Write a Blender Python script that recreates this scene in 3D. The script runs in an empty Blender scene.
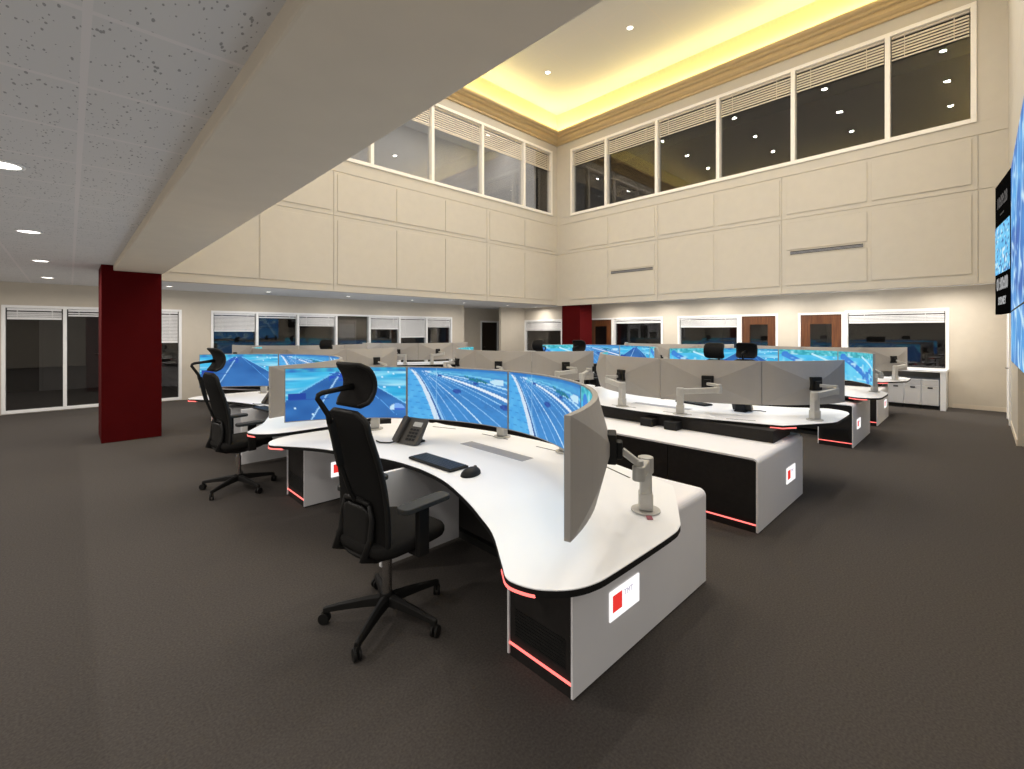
import bpy, bmesh, math, random
from mathutils import Vector, Matrix
random.seed(7)
S = bpy.context.scene
COL = S.collection
PI = math.pi

# ------------------------------------------------------------------ materials
def lin(c):
    return tuple(((x/255)/12.92 if x/255 <= .04045 else ((x/255+.055)/1.055)**2.4) for x in c)

def mat(name, col, rough=.5, metal=0.0, spec=.5, noise=None, bump=None, emit=None, estr=0.0, coat=0.0):
    m = bpy.data.materials.new(name); m.use_nodes = True
    nt = m.node_tree; b = nt.nodes['Principled BSDF']
    b.inputs['Base Color'].default_value = (*col, 1)
    b.inputs['Roughness'].default_value = rough
    b.inputs['Metallic'].default_value = metal
    b.inputs['Specular IOR Level'].default_value = spec
    b.inputs['Coat Weight'].default_value = coat
    if emit is not None:
        b.inputs['Emission Color'].default_value = (*emit, 1)
        b.inputs['Emission Strength'].default_value = estr
    if noise or bump:
        tc = nt.nodes.new('ShaderNodeTexCoord')
    if noise:                                    # (scale, amount)
        n = nt.nodes.new('ShaderNodeTexNoise'); n.inputs['Scale'].default_value = noise[0]
        n.inputs['Detail'].default_value = 6
        nt.links.new(tc.outputs['Object'], n.inputs['Vector'])
        r = nt.nodes.new('ShaderNodeMapRange')
        r.inputs['From Min'].default_value = .3; r.inputs['From Max'].default_value = .7
        r.inputs['To Min'].default_value = 1-noise[1]; r.inputs['To Max'].default_value = 1+noise[1]
        nt.links.new(n.outputs['Fac'], r.inputs['Value'])
        mx = nt.nodes.new('ShaderNodeVectorMath'); mx.operation = 'SCALE'
        mx.inputs[0].default_value = col
        nt.links.new(r.outputs['Result'], mx.inputs['Scale'])
        nt.links.new(mx.outputs['Vector'], b.inputs['Base Color'])
    if bump:                                     # (scale, strength)
        n2 = nt.nodes.new('ShaderNodeTexNoise'); n2.inputs['Scale'].default_value = bump[0]
        n2.inputs['Detail'].default_value = 4
        nt.links.new(tc.outputs['Object'], n2.inputs['Vector'])
        bp = nt.nodes.new('ShaderNodeBump'); bp.inputs['Strength'].default_value = bump[1]
        bp.inputs['Distance'].default_value = .01
        nt.links.new(n2.outputs['Fac'], bp.inputs['Height'])
        nt.links.new(bp.outputs['Normal'], b.inputs['Normal'])
    return m

def glass_mat(name, tint=.8, refl=1.7):
    m = bpy.data.materials.new(name); m.use_nodes = True
    nt = m.node_tree; nt.nodes.clear()
    out = nt.nodes.new('ShaderNodeOutputMaterial')
    tr = nt.nodes.new('ShaderNodeBsdfTransparent'); tr.inputs['Color'].default_value = (tint, tint, tint, 1)
    gl = nt.nodes.new('ShaderNodeBsdfGlossy'); gl.inputs['Roughness'].default_value = 0.0
    gl.inputs['Color'].default_value = (1, 1, 1, 1)
    lw = nt.nodes.new('ShaderNodeLayerWeight'); lw.inputs['Blend'].default_value = .5
    pw = nt.nodes.new('ShaderNodeMath'); pw.operation = 'POWER'; pw.inputs[1].default_value = 5
    nt.links.new(lw.outputs['Facing'], pw.inputs[0])
    ad = nt.nodes.new('ShaderNodeMath'); ad.operation = 'MULTIPLY_ADD'
    ad.inputs[1].default_value = .96; ad.inputs[2].default_value = .04
    nt.links.new(pw.outputs[0], ad.inputs[0])
    mu = nt.nodes.new('ShaderNodeMath'); mu.operation = 'MULTIPLY'; mu.use_clamp = True
    mu.inputs[1].default_value = refl
    nt.links.new(ad.outputs[0], mu.inputs[0])
    mx = nt.nodes.new('ShaderNodeMixShader')
    nt.links.new(mu.outputs[0], mx.inputs['Fac'])
    nt.links.new(tr.outputs[0], mx.inputs[1]); nt.links.new(gl.outputs[0], mx.inputs[2])
    nt.links.new(mx.outputs[0], out.inputs['Surface'])
    return m

def emit_mat(name, col, s):
    m = bpy.data.materials.new(name); m.use_nodes = True
    nt = m.node_tree; nt.nodes.clear()
    out = nt.nodes.new('ShaderNodeOutputMaterial')
    e = nt.nodes.new('ShaderNodeEmission'); e.inputs['Color'].default_value = (*col, 1)
    e.inputs['Strength'].default_value = s
    nt.links.new(e.outputs[0], out.inputs['Surface'])
    return m

def picture_mat(name, s):
    m = bpy.data.materials.new(name); m.use_nodes = True
    nt = m.node_tree; b = nt.nodes['Principled BSDF']
    a = nt.nodes.new('ShaderNodeVertexColor'); a.layer_name = 'picture'
    b.inputs['Base Color'].default_value = (.01, .01, .012, 1)
    b.inputs['Roughness'].default_value = .6; b.inputs['Specular IOR Level'].default_value = .1
    nt.links.new(a.outputs['Color'], b.inputs['Emission Color'])
    b.inputs['Emission Strength'].default_value = s
    return m

def tile_mat(name, col, cell, ox, oy, linew, linecol, speck):
    m = bpy.data.materials.new(name); m.use_nodes = True
    nt = m.node_tree; b = nt.nodes['Principled BSDF']; L = nt.links.new
    b.inputs['Roughness'].default_value = .9
    tc = nt.nodes.new('ShaderNodeTexCoord')
    sp = nt.nodes.new('ShaderNodeSeparateXYZ'); L(tc.outputs['Object'], sp.inputs[0])
    def math_(op, a, b_=None, c=None):
        n = nt.nodes.new('ShaderNodeMath'); n.operation = op
        for i, v in enumerate((a, b_, c)):
            if v is None: continue
            if isinstance(v, (int, float)): n.inputs[i].default_value = v
            else: L(v, n.inputs[i])
        return n.outputs[0]
    def line(axis, o):
        d = math_('PINGPONG', math_('SUBTRACT', sp.outputs[axis], o), cell/2)
        return math_('LESS_THAN', d, linew/2)
    g = math_('MAXIMUM', line('X', ox), line('Y', oy))
    mp = nt.nodes.new('ShaderNodeMapping'); mp.inputs['Scale'].default_value = (1.0, .38, 1)
    mp.inputs['Rotation'].default_value = (0, 0, .6)
    L(tc.outputs['Object'], mp.inputs['Vector'])
    base = nt.nodes.new('ShaderNodeMix'); base.data_type = 'RGBA'
    base.inputs['A'].default_value = (*col, 1); base.inputs['B'].default_value = (*[x*.5 for x in col], 1)
    if speck:
        v = nt.nodes.new('ShaderNodeTexVoronoi'); v.inputs['Scale'].default_value = 62
        L(mp.outputs[0], v.inputs['Vector'])
        n = nt.nodes.new('ShaderNodeTexNoise'); n.inputs['Scale'].default_value = 30
        L(tc.outputs['Object'], n.inputs['Vector'])
        thr = math_('MULTIPLY', math_('SUBTRACT', n.outputs['Fac'], .325), .95)
        L(math_('LESS_THAN', v.outputs['Distance'], thr), base.inputs['Factor'])
    else:
        base.inputs['Factor'].default_value = 0
    mx = nt.nodes.new('ShaderNodeMix'); mx.data_type = 'RGBA'
    L(g, mx.inputs['Factor']); L(base.outputs['Result'], mx.inputs['A'])
    mx.inputs['B'].default_value = (*linecol, 1)
    L(mx.outputs['Result'], b.inputs['Base Color'])
    return m

def wood_mat(name, c1, c2):
    m = bpy.data.materials.new(name); m.use_nodes = True
    nt = m.node_tree; b = nt.nodes['Principled BSDF']; L = nt.links.new
    b.inputs['Roughness'].default_value = .45
    tc = nt.nodes.new('ShaderNodeTexCoord')
    mp = nt.nodes.new('ShaderNodeMapping'); mp.inputs['Scale'].default_value = (9, 9, .8)
    L(tc.outputs['Object'], mp.inputs['Vector'])
    n = nt.nodes.new('ShaderNodeTexNoise'); n.inputs['Scale'].default_value = 3; n.inputs['Detail'].default_value = 8
    L(mp.outputs[0], n.inputs['Vector'])
    r = nt.nodes.new('ShaderNodeValToRGB')
    r.color_ramp.elements[0].color = (*c1, 1); r.color_ramp.elements[0].position = .35
    r.color_ramp.elements[1].color = (*c2, 1); r.color_ramp.elements[1].position = .7
    L(n.outputs['Fac'], r.inputs[0]); L(r.outputs[0], b.inputs['Base Color'])
    return m

WALLC = (.49, .44, .365)
M = {}
M['wall'] = mat('cream wall paint', WALLC, .85, noise=(6, .02))
M['panel'] = mat('cream wall board', (.50, .455, .378), .8, noise=(5, .02))
M['lowwall'] = mat('beige wall paint', (.53, .475, .39), .85, noise=(6, .02))
M['beam'] = mat('taupe plaster', (.60, .525, .42), .9, noise=(5, .02))
M['soffit'] = mat('grey soffit plaster', (.56, .56, .56), .9, noise=(5, .02))
M['dark_room'] = mat('darkened office paint', (.035, .031, .028), .9, noise=(3, .05))  # near-black colour stands in for the darkness of the barely lit offices
M['pale_door'] = mat('darkened pale door laminate', (.13, .12, .11), .6, noise=(3, .03))  # pale door toned down, the office darkness is in its colour
M['white_trim'] = mat('white painted trim', (.80, .79, .77), .5, noise=(9, .015))
M['up_trim'] = mat('cream painted trim', (.78, .73, .64), .5, noise=(9, .015))
M['cornice'] = mat('gold tan cornice paint', (.50, .36, .18), .5, noise=(7, .03))
M['cove'] = mat('glow-tinted cove paint', (.80, .72, .42), .9, noise=(7, .02))  # lemon tint puts the strip's yellow glow into the wall colour
M['blind'] = mat('white blind slat', (.72, .71, .70), .55, noise=(12, .03))
M['blind_dark'] = mat('tan blind slat', (.60, .53, .42), .55, noise=(12, .03))
M['red'] = mat('dark red column paint', (.062, .0022, .0027), .9, spec=.1, noise=(4, .04))
M['carpet'] = mat('charcoal brown carpet', (.060, .053, .0475), .98, spec=.1, noise=(90, .22), bump=(700, .25))
M['tile'] = tile_mat('acoustic ceiling tile', (.60, .58, .56), .6, .04, 1.94, .024, (.66, .62, .60), True)
M['tray'] = tile_mat('tray ceiling board', (.45, .42, .375), 1.4, 10.27+.7, 9.05+.7, .018, (.48, .43, .36), False)
M['white_top'] = mat('white laminate worktop', (.86, .865, .87), .32, spec=.45, noise=(3, .01))
M['white_shell'] = mat('white console shell', (.80, .79, .795), .42, noise=(3, .015))
M['edge'] = mat('black edge band', (.010, .010, .010), .6, spec=.2, noise=(30, .1))
M['door_dark'] = mat('charcoal console door', (.020, .018, .017), .7, spec=.2, noise=(30, .12))
M['black'] = mat('black plastic', (.011, .011, .011), .6, spec=.25, noise=(40, .1))
M['plinth'] = mat('black plinth', (.008, .008, .008), .6, noise=(40, .1))
M['mesh_fabric'] = mat('black chair mesh', (.0095, .009, .0085), .9, spec=.12, noise=(300, .3), bump=(500, .5))
M['seat_fabric'] = mat('black seat fabric', (.014, .013, .012), .95, spec=.12, noise=(200, .3), bump=(400, .4))
M['chair_plastic'] = mat('black chair plastic', (.010, .0095, .009), .55, spec=.25, noise=(40, .1))
M['pad'] = mat('dark grey armrest pad', (.028, .029, .029), .6, spec=.3, noise=(40, .1))
M['chrome'] = mat('satin chrome', (.55, .54, .52), .25, metal=1.0, noise=(30, .05))
M['silver'] = mat('silver grey arm metal', (.50, .49, .46), .4, metal=.35, noise=(30, .04))
M['casing'] = mat('grey monitor casing', (.335, .315, .29), .5, metal=.1, noise=(8, .02))
M['bezel'] = mat('grey monitor bezel', (.36, .345, .32), .4, metal=.2, noise=(20, .03))
M['led'] = emit_mat('red led', (1, .16, .14), 2.2)
M['sign_white'] = emit_mat('backlit sign white', (1.0, .97, .96), 1.15)
M['sign_red'] = emit_mat('backlit sign red', lin((235, 60, 55)), 1.0)
M['sign_grey'] = emit_mat('backlit sign grey', lin((190, 185, 205)), 1.0)
M['lamp'] = emit_mat('lit lamp lens', (1, .95, .86), 6)
M['cove_led'] = emit_mat('warm cove led', (1, .87, .40), 66)
M['phone'] = mat('dark grey phone plastic', (.045, .041, .036), .5, noise=(40, .08))
M['phone_screen'] = mat('grey phone display', (.45, .45, .43), .3, noise=(40, .05))
M['slot_grey'] = mat('grey cable flap', (.34, .345, .37), .6, noise=(40, .05))
M['wood'] = wood_mat('brown wood door', (.075, .024, .007), (.14, .050, .015))
M['glass'] = glass_mat('window glass', .85, 1.4)
M['glass_up'] = glass_mat('upper window glass', .85, 1.7)
M['pic'] = picture_mat('screen picture', 1.0)
M['clock_black'] = mat('black display glass', (.003, .003, .003), .9, spec=.0, noise=(30, .1))
M['clock_txt'] = emit_mat('display digits', lin((175, 175, 175)), 1.0)
M['clock_dim'] = emit_mat('dim display digits', lin((95, 92, 90)), 1.0)
M['cab'] = mat('white cabinet laminate', (.66, .65, .64), .45, noise=(5, .02))

# ------------------------------------------------------------------ mesh helpers
def link(name, bm, m, parent=None, smooth=False, bevel=0, seg=2):
    bmesh.ops.recalc_face_normals(bm, faces=bm.faces)
    me = bpy.data.meshes.new(name); bm.to_mesh(me); bm.free()
    o = bpy.data.objects.new(name, me); COL.objects.link(o)
    for x in (m if isinstance(m, (list, tuple)) else [m]): me.materials.append(x)
    if smooth:
        for p in me.polygons: p.use_smooth = True
    if parent: o.parent = parent
    if bevel:
        md = o.modifiers.new('bevel', 'BEVEL'); md.width = bevel; md.segments = seg
        md.limit_method = 'ANGLE'; md.angle_limit = .6
        md.harden_normals = False
    return o

def box(bm, x0, x1, y0, y1, z0, z1, mi=0, mtx=None):
    vs = [bm.verts.new(v) for v in ((x0, y0, z0), (x1, y0, z0), (x1, y1, z0), (x0, y1, z0),
                                    (x0, y0, z1), (x1, y0, z1), (x1, y1, z1), (x0, y1, z1))]
    if mtx is not None:
        for v in vs: v.co = mtx @ v.co
    for idx in ((0, 3, 2, 1), (4, 5, 6, 7), (0, 1, 5, 4), (1, 2, 6, 5), (2, 3, 7, 6), (3, 0, 4, 7)):
        f = bm.faces.new([vs[i] for i in idx]); f.material_index = mi
    return vs

def cyl(bm, p0, p1, r0, r1=None, n=20, cap=True):
    p0, p1 = Vector(p0), Vector(p1); r1 = r0 if r1 is None else r1
    d = (p1-p0).normalized()
    a = d.orthogonal().normalized(); b = d.cross(a)
    A = [bm.verts.new(p0+(a*math.cos(t)+b*math.sin(t))*r0) for t in (2*PI*i/n for i in range(n))]
    B = [bm.verts.new(p1+(a*math.cos(t)+b*math.sin(t))*r1) for t in (2*PI*i/n for i in range(n))]
    for i in range(n):
        bm.faces.new((A[i], A[(i+1) % n], B[(i+1) % n], B[i]))
    if cap:
        bm.faces.new(A[::-1]); bm.faces.new(B)

def tube(bm, pts, r, n=10):
    """sweep a round section along a polyline (r may be a list)"""
    pts = [Vector(p) for p in pts]; rings = []
    prev = None
    for i, p in enumerate(pts):
        d = (pts[min(i+1, len(pts)-1)]-pts[max(i-1, 0)]).normalized()
        if prev is None: a = d.orthogonal().normalized()
        else: a = (prev-d*prev.dot(d)).normalized()
        prev = a; b = d.cross(a); rr = r[i] if isinstance(r, (list, tuple)) else r
        rings.append([bm.verts.new(p+(a*math.cos(t)+b*math.sin(t))*rr) for t in (2*PI*k/n for k in range(n))])
    for A, B in zip(rings, rings[1:]):
        for i in range(n): bm.faces.new((A[i], A[(i+1) % n], B[(i+1) % n], B[i]))
    bm.faces.new(rings[0][::-1]); bm.faces.new(rings[-1])

def prism(bm, pts, z0, z1, mi=0):
    A = [bm.verts.new((x, y, z0)) for x, y in pts]; B = [bm.verts.new((x, y, z1)) for x, y in pts]
    n = len(pts)
    f = bm.faces.new(A[::-1]); f.material_index = mi
    f = bm.faces.new(B); f.material_index = mi
    for i in range(n):
        f = bm.faces.new((A[i], A[(i+1) % n], B[(i+1) % n], B[i])); f.material_index = mi

def frame_rect(bm, axis, plane0, plane1, a0, a1, z0, z1, w, bottom=True):
    """picture-frame of four bars in a wall plane. axis 'X': wall of constant X (runs along Y)"""
    def b(p, q, r, s):
        if axis == 'X': box(bm, plane0, plane1, p, q, r, s)
        else: box(bm, p, q, plane0, plane1, r, s)
    b(a0, a0+w, z0, z1); b(a1-w, a1, z0, z1); b(a0+w, a1-w, z1-w, z1)
    if bottom: b(a0+w, a1-w, z0, z0+w)

def empty(name, loc, rz=0, label=None, cat=None, group=None, kind=None):
    o = bpy.data.objects.new(name, None); COL.objects.link(o)
    o.location = loc; o.rotation_euler = (0, 0, rz); o.empty_display_size = .1
    tag(o, label, cat, group, kind); return o

def tag(o, label=None, cat=None, group=None, kind=None):
    if label: o['label'] = label
    if cat: o['category'] = cat
    if group: o['group'] = group
    if kind: o['kind'] = kind
    return o

def struct(name, bm, m, parent=None, label=None, bevel=0):
    o = link(name, bm, m, parent, bevel=bevel)
    if parent is None:
        o['kind'] = 'structure'
        if label: o['label'] = label
        o['category'] = name.split('_')[0]
    return o

ORD = ['first', 'second', 'third', 'fourth', 'fifth', 'sixth', 'seventh', 'eighth']

# ------------------------------------------------------------------ room constants (metres, camera stands at x=0,y=0)
XB, YL = 12.6, 10.66           # atrium upper walls
XW, YW = 13.85, 13.5           # lower walls under the soffit
YR = -.36                      # right wall
LOW = 2.65                     # low ceiling height
EDGE = 2.585                   # underside of upper walls
TOP = 9.42                     # tray ceiling

def wall_pieces(bm, axis, p0, p1, a0, a1, z0, z1, openings):
    """wall slab with rectangular openings (each a0,a1,z0,z1), openings sorted along a"""
    def b(s, t, u, v):
        if t-s < 1e-4 or v-u < 1e-4: return
        if axis == 'X': box(bm, p0, p1, s, t, u, v)
        else: box(bm, s, t, p0, p1, u, v)
    cur = a0
    for (o0, o1, q0, q1) in sorted(openings):
        b(cur, o0, z0, z1); b(o0, o1, z0, q0); b(o0, o1, q1, z1); cur = o1
    b(cur, a1, z0, z1)

# floor
bm = bmesh.new(); box(bm, -4, 19, -3.6, 19, -.1, 0); struct('floor', bm, M['carpet'])

# low tiled ceiling on the camera side, plain soffits along left and back
bm = bmesh.new(); box(bm, -4, .52, -3.5, YW, LOW, LOW+.1); struct('ceiling', bm, M['tile'])
bm = bmesh.new()
box(bm, .52, XW+.1, YL+.02, YW+.1, LOW, LOW+.1); box(bm, XB+.02, XW+.1, YR, YL+.02, LOW, LOW+.1)
box(bm, .52, 3.6, -3.5, YR-.14, LOW, LOW+.1)
box(bm, 10.6, XW+.1, YW+.1, 15.1, LOW, LOW+.1)
struct('ceiling_soffit', bm, M['soffit'])
# tray ceiling
bm = bmesh.new(); box(bm, 1.0, XB+.1, YR-.1, YL+.1, TOP, TOP+.1); struct('ceiling_tray', bm, M['tray'])

# beam between tiled ceiling and atrium, with the atrium wall standing on it
bm = bmesh.new(); box(bm, .47, 1.07, -3.5, YL+.02, 2.57, 2.80); struct('beam', bm, M['beam'], bevel=.012)
bm = bmesh.new(); box(bm, .85, 1.04, YR-.14, YL, 2.80, TOP); struct('wall_front_upper', bm, M['wall'])

# columns
bm = bmesh.new(); box(bm, .335, 1.048, 9.05, 9.93, 0, 2.66)
o = struct('column', bm, M['red'], bevel=.006)
bm = bmesh.new(); box(bm, 12.65, 13.35, 9.67, 10.47, 0, 2.66)
o = struct('column.001', bm, M['red'], bevel=.006)

# ---- upper panelled walls
def panelled(name, axis, plane, sgn, a0, a1, seams, panels, win, vents, EDGE=EDGE):
    """sgn: direction (in axis) from wall face into the room"""
    bm = bmesh.new()
    wall = lambda p, q, *r: None
    th = .14
    lo, hi = (plane, plane+th) if sgn < 0 else (plane-th, plane)
    wall_pieces(bm, axis, lo, hi, a0, a1, EDGE, TOP, [win])
    def b(s, t, u, v, d0, d1):
        p, q = plane+sgn*d0, plane+sgn*d1
        p, q = min(p, q), max(p, q)
        if axis == 'X': box(bm, p, q, s, t, u, v)
        else: box(bm, s, t, p, q, u, v)
    g = .006
    cuts = [a0]+sorted(seams)+[a1]
    for s, t in zip(cuts, cuts[1:]):
        b(s+g, t-g, EDGE, 4.40-g, 0, .016); b(s+g, t-g, 4.40+g, 5.455-g, 0, .016)
    # upper field around the window
    b(a0, a1, 5.455+g, win[2], 0, .016); b(a0, win[0], win[2], TOP, 0, .016)
    b(win[1], a1, win[2], TOP, 0, .016); b(win[0], win[1], win[3], TOP, 0, .016)
    for i, (s, t) in enumerate(panels):
        s, t = min(s, t), max(s, t)
        b(s, t, 4.52, 5.385, .016, .032)
        if i in vents:
            b(s, t, 3.645, 4.30, .016, .032); b(s, t, 2.78, 3.50, .016, .032)
        else:
            b(s, t, 2.78, 4.30, .016, .032)
    return struct(name, bm, M['panel'], bevel=.003)

WBU = (.07, 10.02, 5.71, 8.04)
WLU = (1.75, 12.31, 5.77, 8.06)
panelled('wall_back_upper', 'X', XB, -1, YR, YL, [6.73, 3.43, .05],
         [(10.06, 8.49), (8.41, 6.83), (6.64, 5.08), (4.98, 3.48), (3.32, 1.76), (1.68, .14)], WBU, (1, 4))
panelled('wall_left_upper', 'Y', YL, -1, 1.04, XB, [4.47, 9.25],
         [(1.25, 2.84), (2.89, 4.38), (4.56, 6.09), (6.13, 7.65), (7.68, 9.12), (9.36, 10.83), (10.92, 12.36)], WLU, (), 2.61)
# right wall: upper and lower far stretch in one plane, near stretch set back behind the video wall
bm = bmesh.new()
box(bm, 1.04, XW, YR-.14, YR, EDGE+.06, TOP)
box(bm, 9.85, XW+.1, YR-.3, YR, 0, EDGE+.06)
for (u, v) in ((EDGE+.06, 4.394), (4.406, 5.449), (5.461, TOP)):
    box(bm, 1.06, XB, YR, YR+.016, u, v)
struct('wall_right', bm, M['panel'], bevel=.004)
bm = bmesh.new(); box(bm, 3.5, 9.85, -.72, -.58, 0, EDGE+.1); box(bm, 3.36, 3.5, -3.5, -.58, 0, EDGE+.1)
struct('wall_right_near', bm, M['lowwall'])
# door in the far right wall (thin white casing seen edge on)
d = empty('door_4', (0, 0, 0), kind='structure')
bm = bmesh.new(); frame_rect(bm, 'Y', YR, YR+.03, 11.9, 12.9, 0, 2.15, .07, False); link('door_frame', bm, M['white_trim'], d)
bm = bmesh.new(); box(bm, 11.97, 12.83, YR, YR+.015, 0, 2.08); link('door_leaf', bm, M['white_trim'], d)
bm = bmesh.new(); cyl(bm, (12.05, YR+.015, 1.0), (12.05, YR+.06, 1.0), .012); cyl(bm, (12.05, YR+.06, 1.0), (12.17, YR+.06, 1.0), .01)
link('door_handle', bm, M['chrome'], d)

# shell behind the camera
bm = bmesh.new(); box(bm, -4.1, -4, -3.5, YW, 0, LOW); struct('wall_front', bm, M['lowwall'])
bm = bmesh.new(); box(bm, -4, 3.5, -3.6, -3.5, 0, LOW); struct('wall_near', bm, M['lowwall'])
# ---- lower walls
LW1 = (-.97, 1.95, .015, 2.19); LW2 = (2.55, 10.04, .015, 2.19)
bm = bmesh.new(); wall_pieces(bm, 'Y', YW, YW+.12, -4, 10.6, 0, LOW, [LW1, LW2])
wall_pieces(bm, 'Y', YW, YW+.12, 12.48, XW, 0, LOW, [])
box(bm, 10.48, 10.6, YW+.12, 15.1, 0, LOW)
struct('wall_left', bm, M['lowwall'])
bm = bmesh.new(); wall_pieces(bm, 'Y', 15.0, 15.12, 10.6, 14.9, 0, LOW, [(12.72, 13.66, 0, 2.08)])
box(bm, 13.96, 14.06, YW+.1, 15.0, 0, LOW)
struct('wall_corridor', bm, M['lowwall'])
BW = [('win', 11.45, 13.52, .8, 2.15), ('door', 10.32, 11.42, 0, 2.15), ('door', 9.13, 10.2, 0, 2.15), ('win', 7.23, 9.12, .8, 2.15),
      ('win', 4.87, 6.72, .8, 2.15), ('door', 3.87, 4.86, 0, 2.15), ('door', 2.39, 3.39, 0, 2.15), ('win', .5, 2.38, .78, 2.18)]
bm = bmesh.new(); wall_pieces(bm, 'X', XW, XW+.12, YR-.3, YW, 0, LOW, [(a, b_, c, d_) for _, a, b_, c, d_ in BW])
struct('wall_back', bm, M['lowwall'])
# skirtings
bm = bmesh.new(); box(bm, XW-.012, XW, YR, .45, 0, .09); struct('baseboard_back', bm, M['beam'])
bm = bmesh.new(); box(bm, 9.85, XW-.012, YR, YR+.012, 0, .09); struct('baseboard_right', bm, M['beam'])

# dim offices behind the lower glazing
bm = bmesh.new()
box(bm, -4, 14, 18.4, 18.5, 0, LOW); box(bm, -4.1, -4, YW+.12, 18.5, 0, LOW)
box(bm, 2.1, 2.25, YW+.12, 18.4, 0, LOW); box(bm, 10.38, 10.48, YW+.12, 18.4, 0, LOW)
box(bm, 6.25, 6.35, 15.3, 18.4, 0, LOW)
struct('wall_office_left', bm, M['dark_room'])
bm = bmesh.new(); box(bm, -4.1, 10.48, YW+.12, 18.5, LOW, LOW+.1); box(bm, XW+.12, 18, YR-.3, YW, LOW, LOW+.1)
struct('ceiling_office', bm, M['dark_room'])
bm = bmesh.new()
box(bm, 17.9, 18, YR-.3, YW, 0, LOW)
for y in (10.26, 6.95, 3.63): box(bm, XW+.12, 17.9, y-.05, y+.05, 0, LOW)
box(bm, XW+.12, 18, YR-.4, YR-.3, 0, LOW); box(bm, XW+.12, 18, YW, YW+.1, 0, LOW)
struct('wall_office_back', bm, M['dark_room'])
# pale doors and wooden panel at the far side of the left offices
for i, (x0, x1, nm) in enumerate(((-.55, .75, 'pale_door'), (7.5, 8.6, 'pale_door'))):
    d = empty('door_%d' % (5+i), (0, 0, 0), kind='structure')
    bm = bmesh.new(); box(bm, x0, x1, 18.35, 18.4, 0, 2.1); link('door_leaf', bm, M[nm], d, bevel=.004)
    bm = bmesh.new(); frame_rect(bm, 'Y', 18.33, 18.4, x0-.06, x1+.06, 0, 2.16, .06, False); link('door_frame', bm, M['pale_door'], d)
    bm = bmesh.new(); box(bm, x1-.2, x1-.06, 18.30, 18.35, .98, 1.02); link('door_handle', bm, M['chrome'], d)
# upper offices behind the high windows
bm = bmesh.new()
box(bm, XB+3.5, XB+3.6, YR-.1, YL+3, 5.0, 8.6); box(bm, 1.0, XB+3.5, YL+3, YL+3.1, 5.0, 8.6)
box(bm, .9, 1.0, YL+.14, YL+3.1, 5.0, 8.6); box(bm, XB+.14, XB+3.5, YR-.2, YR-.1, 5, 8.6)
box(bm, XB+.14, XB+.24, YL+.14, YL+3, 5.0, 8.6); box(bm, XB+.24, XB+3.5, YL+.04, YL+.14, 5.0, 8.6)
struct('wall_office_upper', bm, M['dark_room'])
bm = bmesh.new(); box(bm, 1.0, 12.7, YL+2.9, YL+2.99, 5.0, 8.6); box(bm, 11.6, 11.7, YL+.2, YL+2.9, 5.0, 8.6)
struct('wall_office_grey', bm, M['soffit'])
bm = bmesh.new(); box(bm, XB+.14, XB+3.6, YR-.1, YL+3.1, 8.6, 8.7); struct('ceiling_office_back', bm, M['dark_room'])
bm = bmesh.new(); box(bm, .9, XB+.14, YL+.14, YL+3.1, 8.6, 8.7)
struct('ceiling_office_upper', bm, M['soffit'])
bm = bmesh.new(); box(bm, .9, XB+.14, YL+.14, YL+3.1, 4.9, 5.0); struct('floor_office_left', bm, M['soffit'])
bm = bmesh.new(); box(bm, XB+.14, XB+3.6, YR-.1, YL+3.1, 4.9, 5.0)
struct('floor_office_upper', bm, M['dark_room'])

# ---- cornice and cove
def sweep_corner(name, prof, m):
    """profile (d,z) d = distance from wall; run along right, back, left and front walls (closed loop with mitres)"""
    bm = bmesh.new()
    rings = []
    for (cx_, cy_, sx, sy) in ((1.04, YR, 1, 1), (XB, YR, -1, 1), (XB, YL, -1, -1), (1.04, YL, 1, -1)):
        rings.append([bm.verts.new((cx_+sx*d, cy_+sy*d, z)) for d, z in prof])
    n = len(prof)
    for k in range(4):
        A, B = rings[k], rings[(k+1) % 4]
        for i in range(n):
            bm.faces.new((A[i], A[(i+1) % n], B[(i+1) % n], B[i]))
    return struct(name, bm, m)
sweep_corner('trim_1', [(.017, 8.31), (.06, 8.31), (.075, 8.33), (.075, 8.37), (.12, 8.385), (.17, 8.42), (.195, 8.47), (.20, 8.50), (.27, 8.505), (.29, 8.52),
                        (.30, 8.555), (.37, 8.565), (.39, 8.58), (.40, 8.60), (.40, 8.64), (.30, 8.64), (.28, 8.60), (.017, 8.60)], M['cornice'])
sweep_corner('trim_2', [(.017, 8.64), (.03, 8.64), (.03, TOP), (.017, TOP)], M['cove'])
# led strip lying on the cornice ledge
t_ = sweep_corner('cove_light', [(.10, 8.605), (.16, 8.605), (.16, 8.625), (.10, 8.625)], M['cove_led'])
t_['kind'] = 'thing'; tag(t_, 'warm glowing light strip hidden along the ceiling cornice', 'cove light')

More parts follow.
